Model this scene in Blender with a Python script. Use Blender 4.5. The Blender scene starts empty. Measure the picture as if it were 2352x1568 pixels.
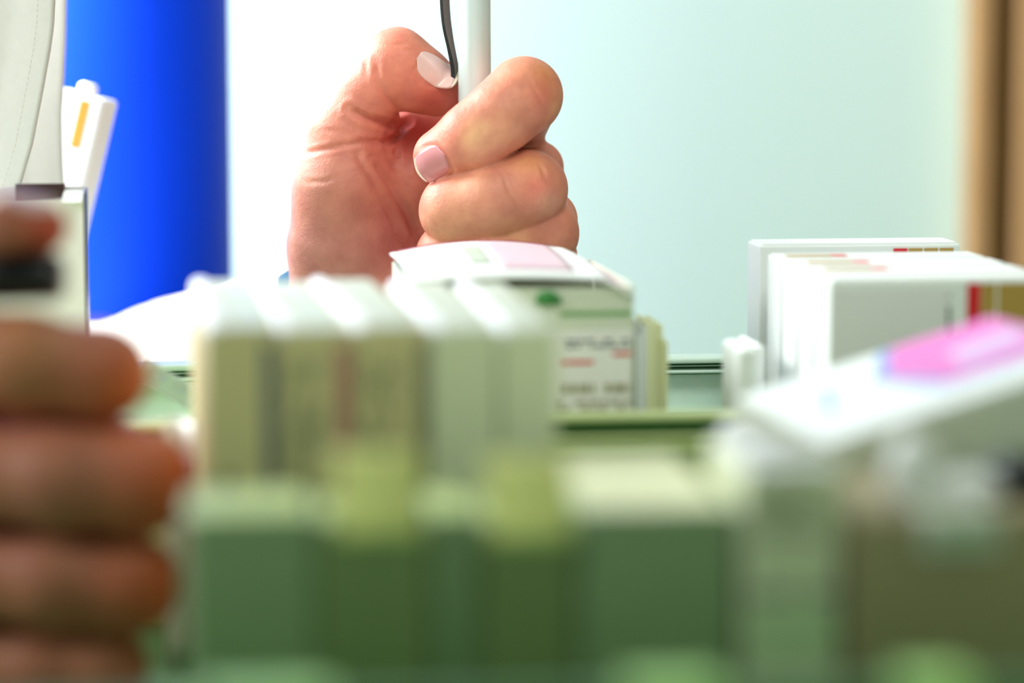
import bpy, bmesh, math, random
import numpy as np
from mathutils import Vector, Matrix

random.seed(3)
scene = bpy.context.scene
COL = scene.collection

# ------------------------------------------------------------------ camera
FPX = 100 / 36 * 2352                    # focal length in pixels of the 2352x1568 frame
YAW, PIT = math.radians(6.63), math.radians(6.7)
CAMZ = 1.05
CAM = np.array([0.0, 0.0, CAMZ])
FW = np.array([math.sin(YAW) * math.cos(PIT), math.cos(YAW) * math.cos(PIT), -math.sin(PIT)])
RT = np.array([math.cos(YAW), -math.sin(YAW), 0.0])
UP = np.cross(RT, FW)
cd = bpy.data.cameras.new('camera')
cam = bpy.data.objects.new('camera', cd)
COL.objects.link(cam)
cam.location = CAM
cam.rotation_euler = (math.pi / 2 - PIT, 0, -YAW)
cd.lens, cd.sensor_width = 100, 36
cd.clip_start = 0.01
cd.dof.use_dof = True
cd.dof.focus_distance = 0.812
cd.dof.aperture_fstop = 4.5
scene.camera = cam
scene.view_settings.view_transform = 'Standard'
scene.view_settings.look = 'None'
scene.view_settings.exposure = 0.0
scene.view_settings.gamma = 1.0
scene.view_settings.use_curve_mapping = False

# ------------------------------------------------------------------ light
world = bpy.data.worlds.new('world')
scene.world = world
world.use_nodes = True
bg = world.node_tree.nodes['Background']
bg.inputs[0].default_value = (0.92, 1.0, 0.91, 1)
bg.inputs[1].default_value = 0.86


def area(name, loc, target, sx, sy, power, col=(1, 1, 1)):
    d = bpy.data.lights.new(name, 'AREA')
    d.shape = 'RECTANGLE'
    d.size, d.size_y, d.energy, d.color = sx, sy, power, col
    o = bpy.data.objects.new(name, d)
    COL.objects.link(o)
    o.location = loc
    o.rotation_euler = (Vector(target) - Vector(loc)).to_track_quat('-Z', 'Y').to_euler()
    o['kind'] = 'helper'
    return o


area('window_light', (-0.24, 0.96, CAMZ + 0.17), (0.06, 0.80, CAMZ - 0.04), 0.12, 0.24, 2.7, (0.97, 1.0, 1.0))
area('column_fill_light', (-0.15, 0.925, CAMZ + 0.10), (-0.06, 1.00, CAMZ + 0.01), 0.03, 0.10, 1.0, (0.97, 1.0, 1.0))  # hidden lamp added to brighten the left of the column
area('wall_light', (-0.26, 1.13, CAMZ + 0.10), (0.16, 1.10, CAMZ - 0.04), 0.16, 0.5, 3.0, (0.97, 1.0, 1.0))
area('room_light', (-0.62, 0.50, CAMZ + 0.35), (-0.05, 1.03, CAMZ - 0.02), 0.25, 0.4, 3.6)
area('front_fill_light', (0.25, -0.25, CAMZ + 1.05), (0.12, 1.1, CAMZ - 0.05), 0.7, 0.5, 9.0, (0.96, 1.0, 0.95))  # unseen fill added in front for the hand and the wall
area('ceiling_light', (0.15, 0.95, CAMZ + 1.1), (0.12, 0.75, CAMZ - 0.1), 0.6, 0.4, 1.2, (0.98, 1.0, 0.98))


# ------------------------------------------------------------------ helpers
def W(x, y, d):
    """pixel of the photograph + distance along the drawer -> place in the room"""
    v = FW * FPX + RT * (x - 1176) + UP * (784 - y)
    return CAM + v * (d / v[1])


def lin(c):
    return tuple(((v / 255) / 12.92 if v / 255 <= 0.04045 else ((v / 255 + 0.055) / 1.055) ** 2.4) for v in c)


def mat(name, rgb, rough=0.6, var=0.06, scale=60, bump=0.0, metal=0.0, trans=0.0, alpha=1.0, sss=0.0, coat=0.0, bscale=None):
    m = bpy.data.materials.new(name)
    m.use_nodes = True
    nt = m.node_tree
    b = nt.nodes['Principled BSDF']
    c = lin(rgb)
    tc = nt.nodes.new('ShaderNodeTexCoord')
    nz = nt.nodes.new('ShaderNodeTexNoise')
    nz.inputs['Scale'].default_value = scale
    nz.inputs['Detail'].default_value = 4
    nt.links.new(tc.outputs['Object'], nz.inputs['Vector'])
    rp = nt.nodes.new('ShaderNodeValToRGB')
    rp.color_ramp.elements[0].position = 0.3
    rp.color_ramp.elements[1].position = 0.7
    rp.color_ramp.elements[0].color = tuple(v * (1 - var) for v in c) + (1,)
    rp.color_ramp.elements[1].color = tuple(min(1, v * (1 + var)) for v in c) + (1,)
    nt.links.new(nz.outputs['Fac'], rp.inputs['Fac'])
    nt.links.new(rp.outputs['Color'], b.inputs['Base Color'])
    b.inputs['Roughness'].default_value = rough
    b.inputs['Metallic'].default_value = metal
    b.inputs['Transmission Weight'].default_value = trans
    b.inputs['Alpha'].default_value = alpha
    b.inputs['Coat Weight'].default_value = coat
    if sss:
        b.inputs['Subsurface Weight'].default_value = sss
        b.inputs['Subsurface Radius'].default_value = (0.004, 0.004, 0.004)
        b.inputs['Subsurface Scale'].default_value = 1.0
    if bump:
        bp = nt.nodes.new('ShaderNodeBump')
        bp.inputs['Strength'].default_value = bump
        bp.inputs['Distance'].default_value = 0.001
        n2 = nt.nodes.new('ShaderNodeTexNoise')
        n2.inputs['Scale'].default_value = bscale or scale * 6
        nt.links.new(tc.outputs['Object'], n2.inputs['Vector'])
        nt.links.new(n2.outputs['Fac'], bp.inputs['Height'])
        nt.links.new(bp.outputs['Normal'], b.inputs['Normal'])
    return m


def wood(name, c0, c1):
    m = mat(name, c0, 0.5)
    nt = m.node_tree
    nz = [n for n in nt.nodes if n.type == 'TEX_NOISE'][0]
    mp = nt.nodes.new('ShaderNodeMapping')
    mp.inputs['Scale'].default_value = (6, 6, 0.4)
    tc = [n for n in nt.nodes if n.type == 'TEX_COORD'][0]
    nt.links.new(tc.outputs['Object'], mp.inputs['Vector'])
    nt.links.new(mp.outputs['Vector'], nz.inputs['Vector'])
    rp = [n for n in nt.nodes if n.type == 'VALTORGB'][0]
    rp.color_ramp.elements[0].color = lin(c0) + (1,)
    rp.color_ramp.elements[1].color = lin(c1) + (1,)
    return m


def root(name, loc, label, cat, group=None, kind=None):
    o = bpy.data.objects.new(name, None)
    COL.objects.link(o)
    o.location = loc
    o.empty_display_size = 0.02
    o['label'] = label
    o['category'] = cat
    if group:
        o['group'] = group
    if kind:
        o['kind'] = kind
    return o


def world_off(parent):
    v = Vector((0, 0, 0))
    p = parent
    while p:
        v = v + Vector(p.location)
        p = p.parent
    return v


def mesh_obj(name, verts, faces, m, parent=None, smooth=False, origin=None):
    """verts in room coordinates"""
    off = world_off(parent)
    if parent is None and origin is not None:
        off = Vector(origin)
    me = bpy.data.meshes.new(name)
    o3 = np.array(off)
    me.from_pydata([tuple(np.asarray(v, float) - o3) for v in verts], [], [tuple(int(i) for i in f) for f in faces])
    me.update()
    if smooth:
        me.polygons.foreach_set('use_smooth', [True] * len(me.polygons))
    me.materials.append(m)
    o = bpy.data.objects.new(name, me)
    COL.objects.link(o)
    if parent:
        o.parent = parent
    elif origin is not None:
        o.location = off
    return o


def tag(o, label, cat=None, group=None, kind=None):
    o['label'] = label
    if cat:
        o['category'] = cat
    if group:
        o['group'] = group
    if kind:
        o['kind'] = kind
    return o


class MB:
    """collects shapes in room coordinates for one mesh"""

    def __init__(s):
        s.v, s.f = [], []

    def add(s, verts, faces):
        n = len(s.v)
        s.v += [tuple(v) for v in verts]
        s.f += [tuple(i + n for i in f) for f in faces]
        return s

    def box(s, x0, x1, y0, y1, z0, z1, M=None, bev=0.0, seg=2, edges=None):
        bm = bmesh.new()
        bmesh.ops.create_cube(bm, size=1)
        for v in bm.verts:
            v.co = Vector((x0 + (v.co.x + .5) * (x1 - x0), y0 + (v.co.y + .5) * (y1 - y0), z0 + (v.co.z + .5) * (z1 - z0)))
        if edges:
            for sel, w, sg in edges:
                es = [e for e in bm.edges if sel((e.verts[0].co + e.verts[1].co) / 2)]
                bmesh.ops.bevel(bm, geom=es, offset=w, segments=sg, affect='EDGES', profile=0.5)
        if bev:
            es = [e for e in bm.edges if e.is_manifold and e.calc_face_angle() > 0.9]
            bmesh.ops.bevel(bm, geom=es, offset=bev, segments=seg, affect='EDGES', profile=0.5)
        bm.verts.index_update()
        vs = [(M @ v.co if M is not None else v.co.copy()) for v in bm.verts]
        fs = [[v.index for v in f.verts] for f in bm.faces]
        bm.free()
        return s.add(vs, fs)

    def tube(s, pts, rad, n=12, cap=True):
        pts = [Vector(p) for p in pts]
        vs, fs = [], []
        prev = None
        for i, p in enumerate(pts):
            t = (pts[min(i + 1, len(pts) - 1)] - pts[max(i - 1, 0)]).normalized()
            a = prev if prev is not None else (Vector((0, 0, 1)) if abs(t.z) < 0.9 else Vector((1, 0, 0)))
            a = (a - t * a.dot(t)).normalized()
            b = t.cross(a)
            prev = a
            r = rad[i] if hasattr(rad, '__len__') else rad
            for k in range(n):
                th = 2 * math.pi * k / n
                vs.append(p + (a * math.cos(th) + b * math.sin(th)) * r)
        for i in range(len(pts) - 1):
            for k in range(n):
                fs.append((i * n + k, i * n + (k + 1) % n, (i + 1) * n + (k + 1) % n, (i + 1) * n + k))
        if cap:
            fs.append(tuple(range(n))[::-1])
            fs.append(tuple((len(pts) - 1) * n + k for k in range(n)))
        return s.add(vs, fs)

    def build(s, name, m, parent=None, smooth=False, origin=None):
        return mesh_obj(name, s.v, s.f, m, parent, smooth, origin)


def grid_sheet(fn, nu, nv, thick=0.0006):
    """sheet with thickness from fn(u,v)->xyz"""
    P = np.array([[fn(i / nu, j / nv) for i in range(nu + 1)] for j in range(nv + 1)])
    du = np.gradient(P, axis=1)
    dv = np.gradient(P, axis=0)
    N = np.cross(du, dv)
    N /= np.linalg.norm(N, axis=2, keepdims=True) + 1e-12
    A, B = P + N * thick / 2, P - N * thick / 2
    w = nu + 1
    n = w * (nv + 1)
    vs = list(A.reshape(-1, 3)) + list(B.reshape(-1, 3))
    fs = []
    for j in range(nv):
        for i in range(nu):
            a = j * w + i
            fs.append((a, a + 1, a + w + 1, a + w))
            fs.append((n + a + w, n + a + w + 1, n + a + 1, n + a))
    rim = [i for i in range(w)] + [j * w + nu for j in range(1, nv + 1)] + [nv * w + i for i in range(nu - 1, -1, -1)] + [j * w for j in range(nv - 1, 0, -1)]
    for k in range(len(rim)):
        a, b = rim[k], rim[(k + 1) % len(rim)]
        fs.append((b, a, n + a, n + b))
    return vs, fs


# ------------------------------------------------------------------ materials
M_wall = mat('mint_wall', (226, 252, 243), 0.8, 0.01, 3)
M_floor = mat('grey_floor', (140, 145, 140), 0.6, 0.08, 8)
M_blue = mat('blue_lacquer', (0, 72, 255), 0.55, 0.01, 4)
M_blue.node_tree.nodes['Principled BSDF'].inputs['Specular IOR Level'].default_value = 0.2
M_tan = wood('tan_wood', (214, 170, 118), (196, 150, 98))
M_brown = wood('shade_wall_wood', (110, 76, 22), (84, 56, 12))
M_rail = mat('mint_aluminium', (228, 250, 236), 0.35, 0.02, 30)
M_raild = mat('olive_aluminium', (208, 222, 160), 0.45, 0.03, 30)
M_groove = mat('groove_shade_green', (46, 110, 58), 0.6, 0.04, 30)  # dark green puts the recess shade into the groove strips
M_drawer = mat('drawer_green', (96, 140, 92), 0.6, 0.05, 30)
M_lightpatch = mat('light_patch_green', (190, 244, 140), 0.4, 0.03, 30)  # bright green for painted light patches on the front rail
M_cab = mat('shade_panel_green', (206, 224, 192), 0.7, 0.05, 10)
M_cabd = mat('shade_drawer_dark', (70, 66, 58), 0.6, 0.05, 10)  # dark tone for the added drawer that shades the fist
M_white = mat('white_card', (246, 250, 248), 0.5, 0.015, 40)
M_offw = mat('offwhite_card', (220, 226, 208), 0.5, 0.02, 40)
M_topgrey = mat('grey_green_card', (204, 212, 194), 0.5, 0.02, 40)
M_greycard = mat('grey_white_card', (242, 240, 240), 0.5, 0.02, 40)
M_cream = mat('cream_paper', (242, 244, 200), 0.7, 0.03, 60)
M_tancard = mat('tan_card', (228, 214, 160), 0.55, 0.03, 40)
M_palegreen = mat('pale_green_card', (236, 240, 206), 0.55, 0.03, 40)
M_greencard = mat('green_card', (150, 174, 132), 0.55, 0.04, 40)
M_greencard2 = mat('deep_green_card', (138, 158, 106), 0.55, 0.04, 40)
M_limelit = mat('lit_lime_card', (208, 226, 138), 0.5, 0.03, 40)  # lighter lime puts overhead light into the nearest carton tops
M_palelime = mat('pale_lime_print', (214, 236, 192), 0.5, 0.03, 40)
M_limelabel = mat('lime_label', (230, 238, 146), 0.55, 0.03, 40)
M_olive = mat('olive_card', (176, 164, 126), 0.6, 0.04, 30)
M_red = mat('red_print', (226, 20, 30), 0.45, 0.02, 40)
M_gold = mat('gold_print', (188, 150, 70), 0.45, 0.02, 40)
M_pink = mat('pink_print', (240, 120, 205), 0.45, 0.03, 40)
M_lilac = mat('lilac_print', (228, 196, 240), 0.45, 0.02, 40)
M_bluep = mat('pale_blue_print', (140, 168, 232), 0.45, 0.03, 40)
M_rose = mat('rose_print', (200, 140, 130), 0.5, 0.03, 40)
M_grn = mat('green_print', (128, 176, 110), 0.5, 0.03, 40)
M_dgrn = mat('dark_green_print', (60, 140, 70), 0.5, 0.03, 40)
M_ink = mat('grey_ink', (140, 142, 116), 0.5, 0.03, 40)
M_inkl = mat('light_ink', (176, 172, 152), 0.5, 0.03, 40)
M_inkdark = mat('dark_ink', (70, 78, 84), 0.5, 0.03, 40)
M_slate = mat('slate_tone', (120, 126, 130), 0.5, 0.03, 40)
M_greygrn = mat('grey_green_print', (190, 204, 186), 0.5, 0.03, 40)
M_maroon = mat('maroon_print', (150, 40, 60), 0.5, 0.03, 40)
M_mauve = mat('mauve_print', (224, 196, 206), 0.5, 0.03, 40)
M_brownp = mat('inside_shade_brown', (70, 44, 36), 0.7, 0.05, 40)  # dark brown holds the shade inside the open cartons
M_orange = mat('orange_print', (226, 150, 40), 0.5, 0.04, 200)
M_black = mat('black_plastic', (14, 14, 16), 0.3, 0.02, 40)
M_pen = mat('white_pen_plastic', (208, 224, 224), 0.2, 0.005, 40, coat=0.4)
M_clipp = mat('black_clip_plastic', (22, 20, 20), 0.28, 0.02, 40)
M_clipsheen = mat('clip_inner_sheen', (104, 92, 88), 0.35, 0.03, 40)  # brown-grey paints the sheen on the inner face of the clip
M_coat = mat('white_cotton', (208, 206, 200), 0.9, 0.02, 400, bump=0.15, bscale=2500)
M_stitch = mat('thread', (190, 182, 168), 0.9, 0.02, 40)
M_cuff = mat('blue_shirt', (44, 96, 124), 0.9, 0.04, 400, bump=0.15, bscale=2500)
M_clear = mat('clear_plastic', (236, 242, 238), 0.12, 0.01, 40, trans=0.55)
M_redink = mat('red_ink', (190, 60, 60), 0.5, 0.02, 40)
M_tissue = mat('white_tissue', (250, 254, 250), 0.6, 0.01, 60, sss=0.6)


def skin(name, base, bump=0.6, scale=1.0):
    m = bpy.data.materials.new(name)
    m.use_nodes = True
    nt = m.node_tree
    N, L = nt.nodes, nt.links
    b = N['Principled BSDF']
    at = N.new('ShaderNodeAttribute')
    at.attribute_name = 'skin_tone_shade'
    tc = N.new('ShaderNodeTexCoord')
    nz = N.new('ShaderNodeTexNoise')
    nz.inputs['Scale'].default_value = 190
    nz.inputs['Detail'].default_value = 5
    L.new(tc.outputs['Object'], nz.inputs['Vector'])
    rp = N.new('ShaderNodeValToRGB')
    rp.color_ramp.elements[0].position, rp.color_ramp.elements[1].position = 0.32, 0.68
    rp.color_ramp.elements[0].color = (0.86, 0.76, 0.76, 1)
    rp.color_ramp.elements[1].color = (1.06, 1.10, 1.06, 1)
    L.new(nz.outputs['Fac'], rp.inputs['Fac'])
    mx = N.new('ShaderNodeMix')
    mx.data_type = 'RGBA'
    mx.blend_type = 'MULTIPLY'
    mx.inputs['Factor'].default_value = 0.8
    L.new(at.outputs['Color'], mx.inputs['A'])
    L.new(rp.outputs['Color'], mx.inputs['B'])
    L.new(mx.outputs['Result'], b.inputs['Base Color'])
    b.inputs['Roughness'].default_value = 0.52
    b.inputs['Specular IOR Level'].default_value = 0.45
    b.inputs['Subsurface Weight'].default_value = 0.35
    b.inputs['Subsurface Radius'].default_value = (0.0032, 0.0011, 0.0006)
    b.inputs['Subsurface Scale'].default_value = 1.0
    vo = N.new('ShaderNodeTexVoronoi')
    vo.inputs['Scale'].default_value = 1500 * scale
    L.new(tc.outputs['Object'], vo.inputs['Vector'])
    n2 = N.new('ShaderNodeTexNoise')
    n2.inputs['Scale'].default_value = 620 * scale
    n2.inputs['Detail'].default_value = 6
    L.new(tc.outputs['Object'], n2.inputs['Vector'])
    ad = N.new('ShaderNodeMath')
    ad.operation = 'MULTIPLY_ADD'
    L.new(vo.outputs['Distance'], ad.inputs[0])
    ad.inputs[1].default_value = 0.35
    L.new(n2.outputs['Fac'], ad.inputs[2])
    bp = N.new('ShaderNodeBump')
    bp.inputs['Strength'].default_value = bump
    bp.inputs['Distance'].default_value = 0.00025
    L.new(ad.outputs['Value'], bp.inputs['Height'])
    L.new(bp.outputs['Normal'], b.inputs['Normal'])
    return m


M_skin = skin('skin', None)
M_nail = mat('nail_pink', (212, 138, 142), 0.25, 0.03, 150, sss=0.15, coat=0.3)
M_nailpale = mat('nail_pale', (236, 196, 190), 0.25, 0.04, 150, sss=0.15, coat=0.3)
M_nailedge = mat('nail_edge', (236, 220, 200), 0.35, 0.03, 150)

# ------------------------------------------------------------------ the room
def struct(mb, name, m):
    o = mb.build(name, m)
    o['kind'] = 'structure'
    return o


wl = struct(MB().box(-1.2, 1.6, 1.25, 1.30, 0, 2.4), 'wall_back', M_wall)
wl['label'] = 'pale mint wall behind the hand'
fl = struct(MB().box(-1.6, 1.8, -1.2, 1.25, -0.05, 0), 'floor', M_floor)
fl['label'] = 'grey floor under the cabinet'

wr = struct(MB().box(0.62, 0.67, -1.2, 1.25, 0, 2.4), 'wall_right_shade', M_brown)  # out of view, added to cut the light from the right
wr['label'] = 'unseen brown wall added to darken the right side'

# wooden frame at the right
x0, x1, x2 = W(2226, 400, 1.236)[0], W(2276, 400, 1.236)[0], W(2336, 400, 1.236)[0]
r = root('wooden_frame', ((x0 + x2) / 2, 1.242, 0), 'tan and brown wooden upright at the right edge of the mint wall', 'frame')
MB().box(x0, x1, 1.236, 1.249, 0, 2.2, bev=0.002).build('upright', M_tan, r)
MB().box(x1 + 0.0005, x2 - 0.0005, 1.242, 1.249, 0, 2.2, bev=0.001).build('recess_panel', M_brown, r)
MB().box(x2, x2 + 0.06, 1.236, 1.249, 0, 2.2, bev=0.002).build('upright', M_tan, r)

# blue column
cxr, cR, cY = W(533, 300, 1.03)[0], 0.05, 1.035
mb = MB()
mb.tube([(cxr - cR, cY, 0), (cxr - cR, cY, 0.06)], cR + 0.006, 64)
col = root('column', (cxr - cR, cY, 0), 'glossy saturated blue round column behind the white coat', 'column')
mb.build('base_ring', M_blue, col, True)
MB().tube([(cxr - cR, cY, 0.06), (cxr - cR, cY, 1.0), (cxr - cR, cY, 2.2)], cR, 96).build('shaft', M_blue, col, True)

# ------------------------------------------------------------------ cabinet and drawer
ZT = CAMZ - 0.0977          # top of the drawer rails
ZB = CAMZ - 0.150           # drawer bottom
cab = root('cabinet', (0.06, 0.0, 0), 'pale green drawer cabinet carrying the open drawer, with unseen sides and top added for shade', 'cabinet')
MB().box(-0.42, 0.56, -0.40, 0.38, 0.0, ZB - 0.012, bev=0.002).build('base', M_cab, cab)
MB().box(-0.46, -0.422, -0.40, 0.38, 0.0, CAMZ + 0.34, bev=0.002).build('shade_side_panel', M_cab, cab)
MB().box(0.562, 0.60, -0.40, 0.38, 0.0, CAMZ + 0.34, bev=0.002).build('shade_side_panel', M_cab, cab)
MB().box(-0.46, 0.60, -0.40, 0.28, CAMZ + 0.342, CAMZ + 0.36, bev=0.002).build('top_panel', M_cab, cab)  # unseen sides and top added to shade the foreground

up = MB().box(-0.215, -0.012, -0.38, 0.62, CAMZ + 0.075, CAMZ + 0.080, bev=0.001).box(-0.215, -0.211, -0.38, 0.62, CAMZ + 0.080, CAMZ + 0.22).box(-0.016, -0.012, -0.38, 0.62, CAMZ + 0.080, CAMZ + 0.22).box(-0.211, -0.016, -0.38, -0.376, CAMZ + 0.080, CAMZ + 0.22).build('shade_drawer', M_cabd, cab)  # unseen drawer added to shade the near fist
MB().box(-0.218, -0.009, 0.6202, 0.634, CAMZ + 0.070, CAMZ + 0.23, bev=0.002).build('shade_drawer_front', M_cabd, up)
drw = root('drawer', (0.06, 0.6, ZB - 0.01), 'pale green metal drawer with ribbed rails holding medicine cartons', 'drawer')
DX0, DX1 = -0.19, 0.33
MB().box(DX0, DX1, -0.02, 0.80, ZB - 0.010, ZB, bev=0.0008).build('bottom', M_drawer, drw)
MB().box(DX0, DX0 + 0.004, -0.02, 0.80, ZB + 0.0002, ZT, bev=0.0006).build('side', M_rail, drw)
MB().box(DX1 - 0.004, DX1, -0.02, 0.80, ZB + 0.0002, ZT, bev=0.0006).build('side', M_rail, drw)


def zpx(y, d):
    return W(1176, y, d)[2]


# back rail
ya = 0.790
R0, R1 = DX0 + 0.0045, DX1 - 0.0045
rail = MB().box(R0, R1, ya + 0.003, ya + 0.006, ZB + 0.0002, zpx(842, ya), bev=0.0002).build('back_rail', M_rail, drw)
MB().box(R0, R1, ya - 0.003, ya + 0.0065, zpx(838, ya), zpx(824, ya), bev=0.0006).build('top_lip', M_rail, rail)
MB().box(R0, R1, ya + 0.0012, ya + 0.003, zpx(849, ya), zpx(846, ya), bev=0.0001).build('rib', M_rail, rail)
MB().box(R0, R1, ya - 0.002, ya + 0.003, zpx(862, ya), zpx(854, ya), bev=0.0005).build('rib', M_rail, rail)
MB().box(R0, R1, ya + 0.0024, ya + 0.003, zpx(868, ya), zpx(838.5, ya)).build('groove_shade', M_groove, rail)
MB().box(R0, R1, ya - 0.001, ya + 0.003, zpx(955, ya), zpx(948, ya), bev=0.0003).build('rib', M_rail, rail)
for k in range(9):
    xx = W(322 + k * 7.5, 832, ya)[0]
    MB().box(xx, xx + 0.0005, ya + 0.0005, ya + 0.0024, zpx(852, ya), zpx(839, ya)).build('slot_tooth', M_inkdark, rail)
# cross rail
yc = 0.680
xr = 0.1395
rail2 = MB().box(R0, xr, yc + 0.004, yc + 0.0065, ZB + 0.0002, ZT - 0.002, bev=0.0003).build('cross_rail', M_raild, drw)
MB().box(R0, xr, yc, yc + 0.0075, zpx(974, yc), zpx(957, yc), bev=0.0006).build('top_lip', M_raild, rail2)
MB().box(R0, xr, yc + 0.0030, yc + 0.004, zpx(1000, yc), zpx(975, yc)).build('groove_shade', M_groove, rail2)
MB().box(R0, xr, yc + 0.001, yc + 0.004, zpx(1014, yc), zpx(1003, yc), bev=0.0004).build('rib', M_raild, rail2)
MB().box(R0, xr, yc + 0.002, yc + 0.004, zpx(1050, yc), zpx(1018, yc), bev=0.0004).build('rib', M_raild, rail2)
# lengthwise divider
MB().box(0.1400, 0.1418, 0.545, yc + 0.0065, ZB + 0.0002, ZT - 0.0015, bev=0.0004).build('divider', M_raild, drw)
# front rail close to the lens
MB().box(R0, R1, 0.410, 0.416, ZB + 0.0002, ZT - 0.0045, bev=0.001).build('front_rail', M_drawer, drw)
for a, b in ((470, 760), (1440, 1650), (2070, 2220)):  # bright pieces paint in light patches along the rail
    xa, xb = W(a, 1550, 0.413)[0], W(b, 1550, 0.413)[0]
    c = MB().box(xa, xb, 0.407, 0.419, ZT - 0.0043, ZT - 0.0031, bev=0.0005).box(xa, xb, 0.4065, 0.4095, ZT - 0.016, ZT - 0.0041, bev=0.0004).build('rail_light_patch', M_lightpatch, drw)

# ------------------------------------------------------------------ cartons
def frame(x, y, z, yaw=0.0, ry=0.0, rx=0.0):
    return Matrix.Translation((x, y, z)) @ Matrix.Rotation(yaw, 4, 'Z') @ Matrix.Rotation(ry, 4, 'Y') @ Matrix.Rotation(rx, 4, 'X')


def lettering(M, x0, x1, z0, z1, rows, m, parent, y=-0.00012, vertical=False, name='lettering', seed=0, fill=0.75):
    """flat print: rows of small word blocks on a face at local y"""
    rnd = random.Random(seed)
    mb = MB()
    if vertical:
        n = rows
        pitch = (x1 - x0) / n
        for i in range(n):
            a = x0 + i * pitch
            z = z0
            while z < z1:
                l = rnd.uniform(0.04, 0.14) * (z1 - z0)
                mb.box(a, a + pitch * 0.55, y, y + 0.0001, z, min(z1, z + l), M)
                z += l + 0.02 * (z1 - z0) + (rnd.random() > fill) * 0.1 * (z1 - z0)
    else:
        pitch = (z1 - z0) / rows
        for i in range(rows):
            zz = z0 + i * pitch
            x = x0
            while x < x1:
                l = rnd.uniform(0.05, 0.2) * (x1 - x0)
                mb.box(x, min(x1, x + l), y, y + 0.0001, zz, zz + pitch * 0.55, M)
                x += l + 0.03 * (x1 - x0) + (rnd.random() > fill) * 0.12 * (x1 - x0)
    return mb.build(name, m, parent)


def patch(M, x0, x1, y0, y1, z0, z1, m, parent, name='print_patch'):
    return MB().box(x0, x1, y0, y1, z0, z1, M).build(name, m, parent)


def carton(label, xL, y, w, dpt, ztop, m, yaw=0.0, group=None, topm=None, zb=None, name='medicine_carton', bev=0.0006, edges=None, cat='carton'):
    zb = ZB + 0.0003 if zb is None else zb
    h = ztop - zb
    M = frame(xL, y, zb, yaw)
    c = M @ Vector((w / 2, dpt / 2, 0))
    r = root(name, c, label, cat, group)
    MB().box(0, w, 0, dpt, 0, h, M, bev=bev, edges=edges).build('body', m, r)
    # tuck flap closing the top
    MB().box(0.0008, w - 0.0008, 0.001, dpt * 0.97, h + 0.00005, h + 0.00045, M, bev=0.00015, seg=1).build('top_flap', topm or m, r)
    return r, M, h


# --- row of cartons with their spines to the lens (left)
yf = 0.570
TOP = CAMZ - 0.0648
rowspec = [
    ('leftmost carton of the front row with tan spine and slate stripe', 470, 640, 430, M_tancard, 0),
    ('tan carton in the front row with fine print and rose stripe on its spine', 641, 815, 545, M_tancard, 1),
    ('tan carton in the middle of the front row with fine print, no coloured stripe', 817, 988, 690, M_tancard, 2),
    ('pale green blank carton in the front row, second from the right', 991, 1148, 880, M_palegreen, 3),
    ('rightmost pale green carton of the front row before the large open carton', 1151, 1284, 1040, M_palegreen, 4)]
for lab, pl, pr, pb, mm, i in rowspec:
    A = W(pl, 760, yf)
    B = W(pr, 760, yf)
    C = W(pb, 640, 0.677)
    yaw = math.atan2(-(C[0] - A[0]), 0.107) * 0.8
    w = (B[0] - A[0]) - 0.0004
    dz = [0.0006, 0, 0.0004, -0.0004, -0.0006][i]
    bmode = [(lambda c, w=w: c.x < 1e-5 and c.z > 0.07, 0.0030, 4)]
    rr, M, h = carton(lab, A[0], yf, w, 0.104, TOP + dz, mm, yaw, 'cartons in the front row', topm=None, edges=bmode, bev=0.0)
    # replace the flap so that it starts past the white edge highlight
    for ch in rr.children:
        if ch.name.startswith('top_flap'):
            bpy.data.objects.remove(ch)
            break
    MB().box(0.0050, w - 0.0006, 0.001, 0.100, h + 0.00005, h + 0.00045, M, bev=0.00015, seg=1).build('top_flap', M_topgrey, rr)
    MB().box(-0.0002, 0.0048, 0.0005, 0.102, h - 0.0040, h + 0.0012, M, bev=0.0022, seg=4).build('edge_highlight', M_white, rr)  # white strip paints the highlight along the rounded edge
    if i == 0:
        patch(M, w * .80, w - 0.0003, -0.00015, 0.0001, 0.004, h - 0.003, M_slate, rr, 'stripe')
        patch(M, w * .22, w * .40, -0.00015, 0.0001, 0.004, h * .66, M_ink, rr, 'stripe')
    if i == 1:
        lettering(M, w * .08, w * .62, 0.02, h - 0.006, 6, M_ink, rr, vertical=True, seed=5)
        patch(M, w * .76, w * .97, -0.00015, 0.0001, 0.004, h - 0.003, M_rose, rr, 'stripe')
    if i == 2:
        lettering(M, w * .10, w * .66, 0.02, h - 0.006, 6, M_ink, rr, vertical=True, seed=8)
        patch(M, w * .84, w * .985, -0.00015, 0.0001, 0.004, h - 0.003, M_ink, rr, 'stripe')  # dark strip painted for the shaded gap to the next carton
    if i == 3:
        patch(M, w * .78, w * .95, -0.00015, 0.0001, 0.004, h * .6, M_slate, rr, 'stripe')  # grey strip painted for the shaded gap beside this carton
    if i == 4:
        patch(M, w * .90, w * .985, -0.00015, 0.0001, 0.004, h * .7, M_slate, rr, 'stripe')

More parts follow.
